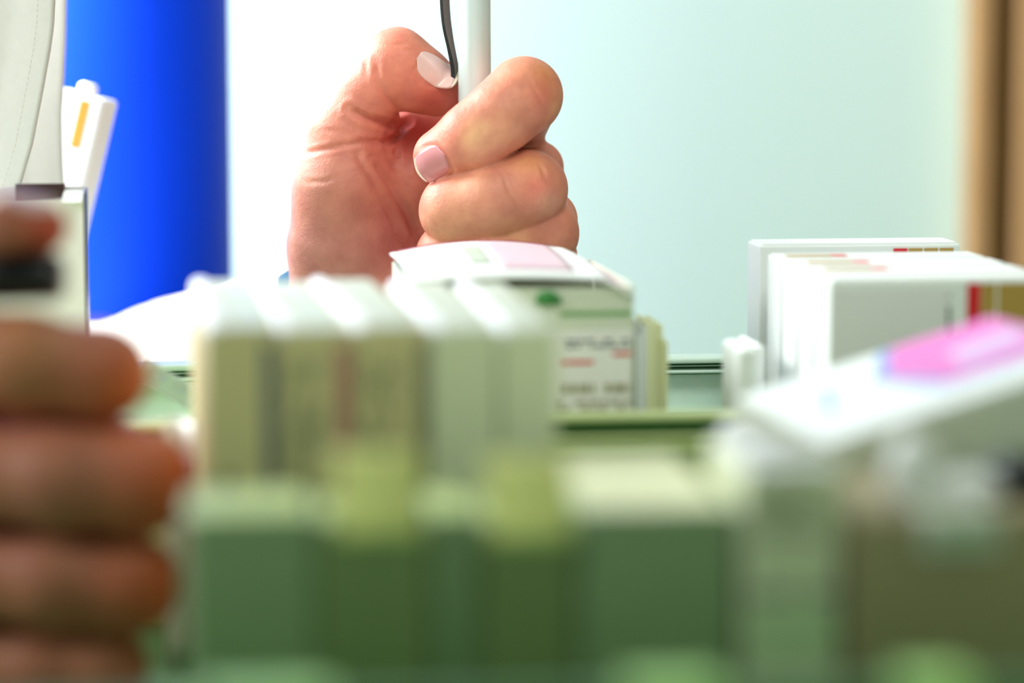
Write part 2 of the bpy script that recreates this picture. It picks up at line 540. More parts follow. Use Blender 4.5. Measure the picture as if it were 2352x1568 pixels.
# --- large open carton behind the row
yo = 0.700
A = W(950, 660, yo)
B = W(1455, 660, yo)
wO = B[0] - A[0]
hO = A[2] - ZB - 0.0003
zO = ZB + 0.0003
MO = frame(A[0], yo, zO)
oc = root('open_carton', (A[0] + wO / 2, yo + 0.035, zO), 'large pale carton with a bowed lid, green line and red print', 'carton')
mb = MB()
t = 0.0006
mb.box(0, wO, 0, t, 0, hO - 0.0004, MO)
mb.box(0, wO, 0.072 - t, 0.072, 0, hO, MO)
mb.box(0, t, t, 0.072 - t, 0, hO, MO)
mb.box(wO - t, wO, t, 0.072 - t, 0, hO, MO)
mb.box(t, wO - t, t, 0.072 - t, 0, t, MO)
mb.build('body', M_offw, oc)
MB().box(0.001, wO - 0.001, 0.002, 0.071, hO - 0.012, hO - 0.011, MO).build('inside_shade', M_brownp, oc)  # dark sheet stands in for the shade under the lid


def lid(u, v):
    x = -0.0006 + u * (wO + 0.0006)
    bow = math.sin(math.pi * min(1, u * 0.93 + 0.05)) ** 0.8
    z = hO + 0.0010 + bow * (0.0016 + 0.0030 * v) - 0.0006 * u - 0.0035 * max(0, u - .86) / .14
    y = -0.0012 + v * 0.073
    return np.array(MO @ Vector((x, y, z + 0.0010 * math.sin(math.pi * v))))


vs, fs = grid_sheet(lid, 40, 12, 0.0007)
ld = mesh_obj('lid', vs, fs, M_white, oc, True)


def lidpatch(u0, u1, v0, v1, m, name):
    def fn(u, v):
        return lid(u0 + u * (u1 - u0), v0 + v * (v1 - v0)) + np.array([0, 0, 0.0005])
    a, b = grid_sheet(fn, 10, 6, 0.0001)
    mesh_obj(name, a, b, m, ld, True)


lidpatch(0.30, 0.40, 0.25, 0.75, M_greygrn, 'print_patch')
lidpatch(0.42, 0.76, 0.12, 0.9, M_mauve, 'print_patch')
lidpatch(0.90, 0.995, 0.1, 0.95, M_mauve, 'print_patch')
lidpatch(0.02, 0.99, 0.955, 0.998, M_maroon, 'print_line')


def oz(py):
    return W(1200, py, yo)[2] - zO


def ox(px):
    return W(px, 800, yo)[0] - A[0]


patch(MO, ox(1285), wO - 0.0004, -0.00015, 0.0001, oz(728), oz(716), M_grn, oc, 'print_line')
patch(MO, 0.0004, wO - 0.0004, -0.00015, 0.0001, oz(955), oz(760), M_greycard, oc, 'print_panel')
lettering(MO, ox(1290), ox(1362), oz(838), oz(822), 1, M_red, oc, y=-0.0003, name='red_lettering', seed=2, fill=1)
lettering(MO, ox(1408), ox(1450), oz(820), oz(804), 1, M_red, oc, y=-0.0003, name='red_lettering', seed=4, fill=1)
lettering(MO, ox(1290), ox(1448), oz(905), oz(865), 1, M_inkl, oc, y=-0.0003, seed=3)
lettering(MO, ox(1280), ox(1448), oz(945), oz(915), 2, M_inkl, oc, y=-0.0003, seed=6)
lettering(MO, ox(1300), ox(1448), oz(800), oz(776), 2, M_slate, oc, y=-0.0003, seed=9)
# leaf emblem
mb = MB()
pts = [W(1222 + 36 * (1 - math.cos(a)), 716 - 32 * math.sin(a), yo) for a in np.linspace(0.7, 2.6, 9)]
mb.tube([(p[0], yo - 0.0002, p[2]) for p in pts], [0.0004, 0.0012, 0.0017, 0.002, 0.002, 0.0017, 0.0013, 0.0008, 0.0003], 8)
mb.build('leaf_emblem', M_dgrn, oc, True)

# --- cream folded leaflets
yl = 0.715
lf = [(1462, 1474, 772, .000), (1475, 1486, 745, .001), (1487, 1508, 738, .003), (1509, 1523, 740, .0035), (1524, 1535, 778, .002)]
labs = ['white folded leaflet standing against the open carton', 'second folded leaflet from the open carton, narrow white edge', 'widest cream folded leaflet in the middle of the upright bundle',
        'tall cream folded leaflet second from the mint rail gap', 'shortest outer cream leaflet beside the open mint rail gap']
for (a, b, ytop, dy), lb in zip(lf, labs):
    xa, xb = W(a, 800, yl + dy)[0], W(b, 800, yl + dy)[0]
    zt = W(a, ytop, yl + dy)[2]
    r = root('folded_leaflet', ((xa + xb) / 2, yl + dy + 0.02, ZB), lb, 'leaflet', 'cream leaflets in the bundle')
    n = 3
    for k in range(n):
        p0 = xa + (xb - xa) * k / n
        p1 = xa + (xb - xa) * (k + 0.86) / n
        MB().box(p0, p1, yl + dy, yl + dy + 0.018, ZB + 0.0003, zt - 0.0004 * ((k * 7) % 3), bev=0.0001, seg=1).build('fold', M_cream if a > 1486 else M_white, r)

# --- row of white cartons at the right, broad faces to the lens
xw = 0.158
WT = CAMZ - 0.0652
wspec = [(0.682, 'front carton of the white row with red and gold stripes and grey face'),
         (0.7015, 'second white carton from the front of the red and gold row'),
         (0.721, 'middle white carton in the red and gold row'),
         (0.7405, 'white carton second from the back, gold and red marks on its top edge'),
         (0.768, 'rearmost sharp white carton with red and gold marks along its top')]
for k, (yy, lb) in enumerate(wspec):
    ed = [(lambda c: c.z > 0.05 and c.x > 0.054, 0.004, 5)] if k else None
    wd = 0.0565
    rr, M, h = carton(lb, xw, yy, wd, 0.0168, WT - (0.0016 if k < 4 else 0), M_white, 0, 'white cartons with red and gold marks', bev=0.0005)
    if k == 0:
        patch(M, 0.0006, 0.0300, -0.00012, 0.0001, 0.004, h - 0.0022, M_greycard, rr, 'face_print')
        patch(M, 0.0345, 0.0379, -0.00015, 0.0001, 0.004, h - 0.0010, M_red, rr, 'red_stripe')
        patch(M, 0.0381, 0.0418, -0.00015, 0.0001, 0.004, h - 0.0010, M_gold, rr, 'gold_stripe')
        patch(M, 0.0424, 0.0560, -0.00015, 0.0001, 0.004, h - 0.0010, M_gold, rr, 'gold_stripe')
        lettering(M, 0.0295, 0.0310, h - 0.022, h - 0.004, 1, M_inkdark, rr, y=-0.0004, vertical=True, seed=12)
    elif k == 4:
        patch(M, 0.0376, 0.0416, -0.00015, 0.0001, h - 0.0023, h - 0.0011, M_red, rr, 'red_mark')
        for j in range(3):
            patch(M, 0.0419 + j * 0.0044, 0.0459 + j * 0.0044, -0.00015, 0.0001, h - 0.0023, h - 0.0011, M_gold, rr, 'gold_mark')
    else:
        x = 0.003 if k == 3 else 0.0045
        for j in range(3):
            patch(M, x + j * 0.0041, x + 0.0038 + j * 0.0041, 0.004, 0.010, h + 0.0005, h + 0.0006, M_gold, rr, 'gold_mark')
        patch(M, x + 0.0124, x + 0.0164, 0.004, 0.010, h + 0.0005, h + 0.0006, M_red, rr, 'red_mark')
    lettering(M, 0.0, 0.0001, 0.02, h - 0.012, 1, M_greycard, rr, y=0.004, vertical=True, seed=20 + k, name='spine_print')

# --- two thin white cartons beside the lengthwise divider
for a, b, yt, dd, lb in ((1701, 1736, 807, 0.695, 'thin low white carton against the drawer divider, the nearer one'),
                         (1733, 1757, 797, 0.722, 'thin white carton between the divider and the white row')):
    xa, xb = W(a, 820, dd)[0], W(b, 820, dd)[0]
    rr, M, h = carton(lb, xa, dd, xb - xa, 0.024, W(a, yt, dd)[2], M_white, 0, 'thin white cartons by the divider', bev=0.0003)
    patch(M, 0.0002, xb - xa - 0.0002, -0.0001, 0.0001, 0.004, h * .4, M_cream, rr)

# --- tilted carton with pink print (right)
yawT, ryT = 0.0329, -0.2848
wT, lT, tT = 0.0799, 0.062, 0.0165
MT = Matrix.Translation((0.1223, 0.6189, CAMZ - 0.0868)) @ Matrix.Rotation(yawT, 4, 'Z') @ Matrix.Rotation(ryT, 4, 'Y') @ Matrix.Rotation(-0.0211, 4, 'X')
c = MT @ Vector((lT / 2, -wT / 2, -tT))
tb = root('tilted_carton', c, 'white carton lying tilted with a pink and lilac patch on top', 'carton')
MB().box(0, lT, -wT, 0, -tT, 0, MT, bev=0.0008).build('body', M_offw, tb)
MB().box(0.0005, lT - 0.0005, -wT + 0.0005, -0.0005, 0.00003, 0.0003, MT).build('top_panel', M_white, tb)


def tp(x0, x1, y0, y1, m, nm, z=0.0003):
    MB().box(x0, x1, y0, y1, z, z + 0.0001, MT).build(nm, m, tb)


# pink panel with a slanted pale blue border
def quad(pts, z, m, nm):
    vs = [MT @ Vector((x, y, z)) for x, y in pts] + [MT @ Vector((x, y, z + 0.0001)) for x, y in pts]
    n = len(pts)
    fs = [tuple(range(n))[::-1], tuple(range(n, 2 * n))] + [(i, (i + 1) % n, n + (i + 1) % n, n + i) for i in range(n)]
    mesh_obj(nm, vs, fs, m, tb)


quad([(0.030, -0.060), (0.061, -0.060), (0.061, -0.001), (0.034, -0.001), (0.024, -0.030)], 0.0003, M_bluep, 'blue_border')
quad([(0.0335, -0.056), (0.061, -0.056), (0.061, -0.001), (0.037, -0.001), (0.0275, -0.030)], 0.00045, M_pink, 'pink_patch')
quad([(0.040, -0.045), (0.058, -0.040), (0.058, -0.022), (0.042, -0.026)], 0.0006, M_lilac, 'lilac_patch')
quad([(0.008, -0.050), (0.0105, -0.050), (0.0165, -0.022), (0.0145, -0.022)], 0.0003, M_bluep, 'blue_lettering')

# --- cartons close to the lens, all blurred
def front_box(lb, pl, pr, yt, yb, d, m, topm, group='cartons nearest the lens', dpt=None, parts=None):
    a, b = W(pl, yt, d), W(pr, yt, d)
    zt = a[2]
    if dpt is None:
        hh = CAMZ - zt
        dpt = hh * FPX / (yb - 17) - d
    rr, M, h = carton(lb, a[0], d, b[0] - a[0], dpt, zt, m, 0, group, topm, bev=0.0008)
    return rr, M, h, b[0] - a[0], zt


b1 = front_box('leftmost small green carton in the nearest row with a top painted lit lime', 425, 722, 1190, 1128, 0.49, M_greencard, M_limelit)
b2 = front_box('small deep green carton in the nearest row under the left lime label', 728, 985, 1200, 1150, 0.49, M_greencard2, M_limelit)
b3 = front_box('narrow green carton in the nearest row between the two lime labels', 992, 1095, 1188, 1138, 0.492, M_greencard, M_limelit)
b4 = front_box('small deep green carton in the nearest row under the right lime label', 1105, 1325, 1205, 1150, 0.49, M_greencard2, M_limelit)
b5 = front_box('wide green carton in the nearest row with cream top', 1338, 1688, 1178, 1060, 0.488, M_greencard, M_cream)
b6 = front_box('tall pale green carton in the nearest row with grey print lines', 1712, 1932, 1085, 1030, 0.486, M_palegreen, M_white)  # white top colour stands for the light falling on it
b7 = front_box('big olive carton at the near right corner under the crumpled tissue', 1958, 2500, 1196, 1120, 0.484, M_olive, M_olive)
for bb, px0, px1, y0, y1, lb in ((b2, 775, 975, 1060, 1232, 'left lime paper label standing on the nearest green cartons'), (b4, 1130, 1320, 1075, 1242, 'right lime paper label standing on the nearest green cartons')):
    a, c = W(px0, y0, 0.487), W(px1, y1, 0.487)
    r = root('paper_label', ((a[0] + c[0]) / 2, 0.487, c[2]), lb, 'label', 'lime labels on the nearest cartons')

    def lf_(u, v, a=a, c=c):
        return np.array([a[0] + u * (c[0] - a[0]), 0.4885 - 0.002 * math.sin(math.pi * u) ** 2 + 0.012 * v, c[2] + v * (a[2] - c[2])])
    vs, fs = grid_sheet(lf_, 12, 6, 0.0004)
    mesh_obj('sheet', vs, fs, M_limelabel, r, True)
    MB().box(a[0] + 0.001, c[0] - 0.001, 0.4840, 0.4846, c[2] + 0.0005, c[2] + 0.002).build('fold_strip', M_limelit, r)
# print on the pale carton
rr, M, h, w, zt = b6


def fz(py):
    return W(1800, py, 0.486)[2] - (ZB + 0.0003)


lettering(M, w * .14, w * .78, fz(1235), fz(1110), 4, M_ink, rr, seed=31)
lettering(M, w * .05, w * .98, fz(1378), fz(1342), 1, M_slate, rr, seed=33, name='grey_line')
patch(M, w * .04, w * .94, -0.0002, 0.0001, fz(1500), fz(1390), M_palelime, rr, 'print_panel')
# paper note on olive carton
rr, M, h, w, zt = b7
a, c = W(2112, 1150, 0.4835), W(2292, 1262, 0.4835)
nt_ = root('paper_note', ((a[0] + c[0]) / 2, 0.4830, c[2]), 'pale note hanging over the front of the olive carton', 'note')


def nf(u, v):
    if v < 0.8:
        return np.array([a[0] + u * (c[0] - a[0]), 0.4828 - 0.0006 * math.sin(3 * u), c[2] + (zt + 0.0008 - c[2]) * v / 0.8])
    k = (v - 0.8) / 0.2
    return np.array([a[0] + u * (c[0] - a[0]), 0.4828 + 0.012 * k, zt + 0.0008 + 0.0006 * k])


vs, fs = grid_sheet(nf, 6, 12, 0.0003)
mesh_obj('sheet', vs, fs, M_offw, nt_, True)
MB().box(a[0] + 0.002, c[0] - 0.002, 0.4818, 0.4820, c[2] + 0.002, c[2] + 0.0032).build('print_line', M_grn, nt_)

# crumpled tissue on the olive carton and blister bubbles beside it
def lumpy(name, cpx, cpy, d, rx, ry, rz, m, label, cat, seed, amp=0.25, zfloor=None, group=None):
    c = W(cpx, cpy, d)
    bm = bmesh.new()
    bmesh.ops.create_icosphere(bm, subdivisions=4, radius=1)
    rnd = np.random.default_rng(seed)
    dirs = rnd.normal(size=(18, 3))
    dirs /= np.linalg.norm(dirs, axis=1, keepdims=True)
    amps = rnd.uniform(-1, 1, 18)
    vs = []
    for v in bm.verts:
        n = np.array(v.co)
        s = 1 + amp * float(np.sum(amps * np.exp(-((1 - dirs @ n) * 9))))
        p = c + n * s * np.array([rx, ry, rz])
        if zfloor is not None:
            p[2] = max(p[2], zfloor)
        vs.append(p)
    fs = [[v.index for v in f.verts] for f in bm.faces]
    bm.free()
    o = mesh_obj(name, vs, fs, m, None, True, origin=(c[0], c[1], min(v[2] for v in vs)))
    return tag(o, label, cat, group)


lumpy('crumpled_tissue', 2095, 1110, 0.497, 0.0052, 0.005, 0.0092, M_tissue, 'upright crumpled white tissue on the olive carton', 'tissue', 4, 0.22, zfloor=zt + 0.0009)
lumpy('crumpled_tissue', 2215, 1140, 0.500, 0.0078, 0.005, 0.0055, M_tissue, 'low crumpled white tissue beside the black cap', 'tissue', 9, 0.25, zfloor=zt + 0.0014)
lumpy('crumpled_tissue', 1810, 1048, 0.500, 0.0090, 0.006, 0.0032, M_tissue, 'flat crumpled white tissue on the tall pale green carton', 'tissue', 13, 0.25, zfloor=b6[4] + 0.0006)
lumpy('cotton_ball', 1712, 1010, 0.560, 0.0055, 0.005, 0.0050, M_tissue, 'small white cotton ball by the corner of the tilted carton', 'cotton ball', 21, 0.12)
# black cap at the right edge
p = W(2352, 1075, 0.505)
bc = root('black_cap', (p[0], p[1], p[2] - 0.004), 'black round cap at the right edge beside the tissue', 'cap')
MB().tube([(p[0] + 0.002, p[1], zt + 0.0009), (p[0] + 0.002, p[1], p[2] + 0.001), (p[0] + 0.002, p[1], p[2] + 0.0022)], [0.0085, 0.0085, 0.0075], 24).build('shell', M_black, bc, True)
mb = MB()
for k in range(20):
    th = 2 * math.pi * k / 20
    mb.box(-0.0003, 0.0003, 0.0085, 0.0088, 0, p[2] - zt - 0.001, Matrix.Translation((p[0] + 0.002, p[1], zt + 0.001)) @ Matrix.Rotation(th, 4, 'Z'))
mb.build('grip_ribs', M_black, bc)

# --- sharp carton at the left with a black side
dl = 0.765
xs0, xs1 = W(-60, 500, dl)[0], W(192, 500, dl)[0]
zt_ = W(100, 457, dl)[2]
lc = root('open_topped_carton', ((xs0 + xs1) / 2, dl + 0.01, ZB), 'pale carton with an open top and black side behind the near fist', 'carton')
mb = MB()
hh = zt_ - ZB - 0.0003
ML = frame(xs0, dl, ZB + 0.0003)
wl_ = xs1 - xs0
mb.box(0, wl_, 0, 0.0005, 0, hh, ML)
mb.box(0, 0.0005, 0.0005, 0.0185, 0, hh, ML)
mb.box(0, wl_, 0.0185, 0.019, 0, hh + 0.0022, ML)
mb.box(0.0005, wl_, 0.0005, 0.0185, 0, 0.0005, ML)
mb.build('body', M_greycard, lc)
MB().box(wl_ + 0.00002, wl_ + 0.0006, 0.0, 0.019, 0, hh + 0.0018, ML).build('side', M_black, lc)
MB().box(0.001, wl_ - 0.0055, 0.0008, 0.018, hh - 0.004, hh - 0.0035, ML).build('inside_shade', M_brownp, lc)  # dark sheet stands in for the shaded interior
MB().box(wl_ - 0.0052, wl_ - 0.0002, 0.0006, 0.018, hh - 0.0004, hh + 0.0000, frame(xs0, dl, ZB + 0.0006, 0, 0, 0.10)).build('tab', M_offw, lc)
MB().box(0.010, wl_ - 0.0056, 0.0178, 0.0184, hh - 0.003, hh + 0.0030, ML).build('flap_shade', M_brownp, lc)

# --- clear blister strip and leaflet at the left
MBl = Matrix.Translation(Vector(W(345, 880, 0.752))) @ Matrix.Rotation(math.radians(32), 4, 'Y') @ Matrix.Rotation(math.radians(-62), 4, 'X')
cpt = MBl @ Vector((0.005, 0, 0))
bl = root('blister_strip', cpt, 'clear blister strip with tiny red print beside the near fist', 'blister pack')
MB().box(-0.004, 0.0125, -0.006, 0.001, 0, 0.0006, MBl, bev=0.0002).build('sheet', M_clear, bl)
for k in range(2):
    m_ = MBl @ Matrix.Translation((0.001 + k * 0.0065, -0.0032, 0.0006))
    vs, fs = [], []
    bm = bmesh.new()
    bmesh.ops.create_uvsphere(bm, u_segments=16, v_segments=8, radius=1)
    vs = [m_ @ Vector((v.co.x * 0.0026, v.co.y * 0.0018, max(0, v.co.z) * 0.0014)) for v in bm.verts]
    fs = [[v.index for v in f.verts] for f in bm.faces]
    bm.free()
    mesh_obj('bubble', vs, fs, M_clear, bl, True)
mb = MB()
for k in range(7):
    mb.box(-0.001 + k * 0.0018, 0.0001 + k * 0.0018, -0.0001, 0.0003, 0.0006, 0.00066, MBl)
    mb.box(-0.001 + k * 0.0018, 0.0003 + k * 0.0018, -0.0009, -0.0007, 0.0006, 0.00066, MBl)
mb.build('red_print', M_redink, bl)
pc = W(400, 1050, 0.66)
lfR = root('crumpled_leaflet', (pc[0], pc[1], ZB + 0.0005), 'white and rose leaflet standing between the near fist and the row', 'leaflet')


def lfn(u, v):
    x = W(378, 1000, 0.64)[0] + u * 0.0075
    return np.array([x, 0.640 + 0.004 * math.sin(5 * u) + 0.01 * v, ZB + 0.0005 + v * (W(400, 985, 0.64)[2] - ZB)])


vs, fs = grid_sheet(lfn, 14, 10, 0.0003)
mesh_obj('sheet', vs, fs, M_white, lfR, True)


def lfn2(u, v):
    q = lfn(0.3 + 0.6 * u, 0.62 + 0.25 * v)
    return q + np.array([0, -0.0005, 0])


vs, fs = grid_sheet(lfn2, 8, 4, 0.0001)
mesh_obj('rose_print', vs, fs, M_mauve, lfR, True)

# --- tilted white pack with an orange strip, held against the coat
pA = W(192, 435, 0.90)
MP = Matrix.Translation(Vector(pA)) @ Matrix.Rotation(math.radians(14), 4, 'Y') @ Matrix.Rotation(math.radians(-20), 4, 'Z')
op = root('striped_pack', pA, 'white pack with an orange strip leaning in front of the blue column', 'pack')
MB().box(-0.018, 0.0, 0.0, 0.013, -0.060, 0.0290, MP, bev=0.0014, seg=3).build('body', M_white, op)
patch(MP, -0.0076, -0.0044, -0.00015, 0.0001, 0.0120, 0.0270, M_orange, op, 'orange_strip')
patch(MP, -0.0080, -0.0038, -0.00012, 0.0001, -0.04, 0.0112, M_white, op, 'white_strip')
MB().tube([MP @ Vector((-0.0085, 0.006, 0.0288)), MP @ Vector((-0.0085, 0.006, 0.0315)), MP @ Vector((-0.0085, 0.006, 0.0325))], [0.0032, 0.0032, 0.0022], 20).build('cap', M_white, op, True)


# ------------------------------------------------------------------ the person: hands, coat, sleeve
def surface_nets(f, lo, hi, h):
    lo, hi = np.array(lo, float), np.array(hi, float)
    n = np.ceil((hi - lo) / h).astype(int) + 1
    ax = [lo[i] + h * np.arange(n[i]) for i in range(3)]
    q = 4
    nc = -(-n // q)
    cg = np.stack(np.meshgrid(*[lo[i] + h * (q * np.arange(nc[i]) + (q - 1) / 2) for i in range(3)], indexing='ij'), -1).reshape(-1, 3)
    Vc = f(cg).reshape(nc).astype(np.float32)
    V = Vc.repeat(q, 0).repeat(q, 1).repeat(q, 2)[:n[0], :n[1], :n[2]].copy()
    near = np.argwhere(np.abs(V) < h * q * 1.5)
    for k in range(0, len(near), 60000):
        b = near[k:k + 60000]
        V[tuple(b.T)] = f(lo + h * b)
    S = V < 0
    c = [S[a:n[0] - 1 + a, b:n[1] - 1 + b, g:n[2] - 1 + g] for a in (0, 1) for b in (0, 1) for g in (0, 1)]
    cnt = sum(x.astype(np.int8) for x in c)
    act = (cnt > 0) & (cnt < 8)
    idx = np.full(act.shape, -1, np.int64)
    I = np.argwhere(act)
    idx[act] = np.arange(len(I))
    acc = np.zeros((len(I), 3))
    num = np.zeros(len(I))
    corner = [(a, b, g) for a in (0, 1) for b in (0, 1) for g in (0, 1)]
    for p in range(8):
        for q in range(p + 1, 8):
            if sum(abs(corner[p][k] - corner[q][k]) for k in range(3)) != 1:
                continue
            cp, cq = np.array(corner[p]), np.array(corner[q])
            vp, vq = V[tuple((I + cp).T)], V[tuple((I + cq).T)]
            m = (vp < 0) != (vq < 0)
            t = np.where(m, vp / np.where(m, vp - vq, 1), 0)
            pos = cp + t[:, None] * (cq - cp)
            acc[m] += pos[m]
            num += m
    P = lo + h * (I + acc / num[:, None])
    F = []
    for axis in range(3):
        o1, o2 = [(1, 2), (2, 0), (0, 1)][axis]
        sl = [slice(None)] * 3
        s2 = [slice(None)] * 3
        sl[axis], s2[axis] = slice(0, n[axis] - 1), slice(1, n[axis])
        A, B = S[tuple(sl)], S[tuple(s2)]
        for flip in (False, True):
            E = np.argwhere((A & ~B) if not flip else (~A & B))
            E = E[(E[:, o1] > 0) & (E[:, o2] > 0) & (E[:, o1] < n[o1] - 1) & (E[:, o2] < n[o2] - 1)]
            d1, d2 = np.zeros(3, int), np.zeros(3, int)
            d1[o1] = 1
            d2[o2] = 1
            q = [idx[tuple((E - d1 - d2).T)], idx[tuple((E - d2).T)], idx[tuple(E.T)], idx[tuple((E - d1).T)]]
            q = np.stack(q if not flip else q[::-1], 1)
            F.append(q[(q >= 0).all(1)])
    return P, np.concatenate(F)


def smin(a, b, k):
    h = np.maximum(k - np.abs(a - b), 0) / k
    return np.minimum(a, b) - h * h * k * 0.25


def cone(P, a, b, ra, rb, sq=None):
    a, b = np.array(a, float), np.array(b, float)
    ab = b - a
    t = np.clip(((P - a) @ ab) / (ab @ ab + 1e-9), 0, 1)
    return np.linalg.norm(P - a - t[:, None] * ab, axis=1) - (ra + (rb - ra) * t)


def chain(P, pts, k):
    r = None
    for (p, q) in zip(pts[:-1], pts[1:]):
        d = cone(P, p[:3], q[:3], p[3], q[3])
        r = d if r is None else smin(r, d, k)
    return r


def project(f, P, it=3):
    e = 0.05
    for _ in range(it):
        d = f(P)
        g = np.stack([f(P + np.eye(3)[i] * e) - d for i in range(3)], 1) / e
        g /= np.linalg.norm(g, axis=1, keepdims=True) + 1e-9
        P = P - g * d[:, None]
    return P, g


def poly_dist(Q, poly):
    best = np.full(len(Q), 1e9)
    for a, b in zip(poly[:-1], poly[1:]):
        a, b = np.array(a), np.array(b)
        ab = b - a
        t = np.clip(((Q - a) @ ab) / (ab @ ab + 1e-9), 0, 1)
        best = np.minimum(best, np.linalg.norm(Q - a - t[:, None] * ab, axis=1))
    return best


class Hand:
    """a hand in its own frame: millimetres, x to the right, y up, z out of the palm"""

    def __init__(s, ox, oy, dist, pxmm):
        s.ox, s.oy, s.k = ox, oy, pxmm
        v = FW * FPX + RT * (ox - 1176) + UP * (784 - oy)
        s.o = CAM + v * (dist / FPX)

    def p(s, x, y, w, r=None):
        t = ((x - s.ox) / s.k, (s.oy - y) / s.k, w)
        return t if r is None else t + (r,)

    def world(s, P):
        P = np.asarray(P) * 0.001
        return s.o + P[:, :1] * RT + P[:, 1:2] * UP - P[:, 2:3] * FW


def tone(P, base, blobs):
    C = np.tile(np.array(lin(base)), (len(P), 1))
    for c, r, rgb, a in blobs:
        w = a * np.exp(-(np.linalg.norm(P - np.array(c), axis=1) / r) ** 2)
        C = C * (1 - w[:, None]) + np.array(lin(rgb)) * w[:, None]
    return C


def hand_mesh(name, hand, f, lo, hi, h, parent, base, blobs, creases, m):
    P, F = surface_nets(f, lo, hi, h)
    P, G = project(f, P)
    uv = P[:, :2]
    disp = np.zeros(len(P))
    for poly, depth, width in creases:
        pl = [hand.p(x, y, 0)[:2] for x, y in poly]
        d = poly_dist(uv, pl)
        ends = np.minimum(np.linalg.norm(uv - np.array(pl[0]), axis=1), np.linalg.norm(uv - np.array(pl[-1]), axis=1))
        fade = np.clip(ends / 2.5, 0.15, 1)
        depth = depth * 1.7 if depth < 0.25 else depth * 1.15
        disp -= depth * fade * np.exp(-(d / width) ** 2) * np.clip(G[:, 2] * 3, 0, 1)
        disp += 0.25 * depth * fade * np.exp(-((d - width * 1.8) / width) ** 2) * np.clip(G[:, 2] * 3, 0, 1)
    P2 = P + G * disp[:, None]
    o = mesh_obj(name, hand.world(P2), F, m, parent, True)
    C = tone(P, base, blobs)
    at = o.data.color_attributes.new('skin_tone_shade', 'FLOAT_COLOR', 'POINT')
    at.data.foreach_set('color', np.concatenate([C, np.ones((len(C), 1))], 1).astype(np.float32).ravel())
    return o


def nail(hand, f, c, tipdir, normal, length, width, m, parent, edge_m):
    """nail plate lying on the finger surface"""
    c, t, n = np.array(c), np.array(tipdir, float), np.array(normal, float)
    n /= np.linalg.norm(n)
    t -= n * (t @ n)
    t /= np.linalg.norm(t)
    s = np.cross(n, t)
    c0 = c + n * 9
    c0 = c0.reshape(1, 3)
    for _ in range(60):
        c0 = c0 - n * np.clip(f(c0), -2, 2)[:, None] * 0.75
    c0 = c0[0]

    def surf(a, b, lift):
        p = c + t * a[:, None] + s * b[:, None] + n * 9
        for _ in range(40):
            d = f(p)
            p = p - n * np.clip(d, -2, 2)[:, None] * 0.75
        dep = (p - c0) @ n
        p = p + n * np.maximum(-2.6 - dep, 0)[:, None]
        return p + n * lift[:, None]

    def plate(a0, a1, wsc, lift, th, nm, mm, nu=16, nv=14):
        QA, QB, QL = [], [], []
        for j in range(nv + 1):
            a = a0 + (a1 - a0) * j / nv
            q = (a / (length / 2))
            half = width / 2 * wsc * (max(0, 1 - max(0, -q) ** 3.0) ** 0.45) * (1 - max(0, q) ** 5 * 0.22)
            for i in range(nu + 1):
                b = (i / nu * 2 - 1)
                aa = a + (1 - b * b) * (0.10 * length if q > 0 else 0.0) * abs(q) ** 2
                crown = 0.25 * (1 - b * b)
                QA.append(aa)
                QB.append(b * half)
                QL.append(lift + crown)
        A = surf(np.array(QA), np.array(QB), np.array(QL))
        A, B = list(A), list(A - n * th)
        w = nu + 1
        N = len(A)
        fs = []
        for j in range(nv):
            for i in range(nu):
                k = j * w + i
                fs.append((k, k + 1, k + w + 1, k + w))
                fs.append((N + k + w, N + k + w + 1, N + k + 1, N + k))
        rim = list(range(w)) + [j * w + nu for j in range(1, nv + 1)] + [nv * w + i for i in range(nu - 1, -1, -1)] + [j * w for j in range(nv - 1, 0, -1)]
        for k in range(len(rim)):
            x, y = rim[k], rim[(k + 1) % len(rim)]
            fs.append((y, x, N + x, N + y))
        return mesh_obj(nm, hand.world(np.array(A + B)), fs, mm, parent, True)

    o = plate(-length / 2, length / 2 * 0.90, 1.0, 0.10, 0.7, 'fingernail', m)
    plate(length / 2 * 0.90, length / 2, 1.0, 0.11, 0.7, 'nail_edge', edge_m, 16, 3)
    return o


# ---- raised hand holding the pen (in focus)
H = Hand(1000, 400, 0.812, FPX / 812.0)
hp = H.p
idx_c = [hp(1165, 285, -40, 10.5), hp(1203, 226, 9.5, 10.3), hp(1150, 274, 12, 9.8), hp(1090, 321, 12, 9.3), hp(1014, 362, 5.5, 7.9)]
mid_c = [hp(1195, 385, -42, 11), hp(1213, 438, 7, 10.5), hp(1130, 463, 10, 10.2), hp(1052, 485, 6, 10.2), hp(1078, 500, -12, 8.6)]
rng_c = [hp(1205, 490, -40, 10.5), hp(1242, 535, 1, 10.2), hp(1140, 575, 4, 9.8), hp(1040, 592, 1, 10.0), hp(1070, 590, -14, 8.4)]
pky_c = [hp(1190, 590, -36, 9.5), hp(1236, 645, -4, 9.3), hp(1150, 672, -2, 8.8), hp(1060, 685, -4, 8.8), hp(1080, 670, -15, 7.6)]
thb_c = [hp(766, 548, -20, 14.6), hp(776, 430, -17, 13.0), hp(786, 300, -16, 10.8), hp(836, 212, -13, 8.7), hp(905, 145, -11, 9.7), hp(958, 172, -13, 9.1), hp(1003, 195, -15, 7.8)]


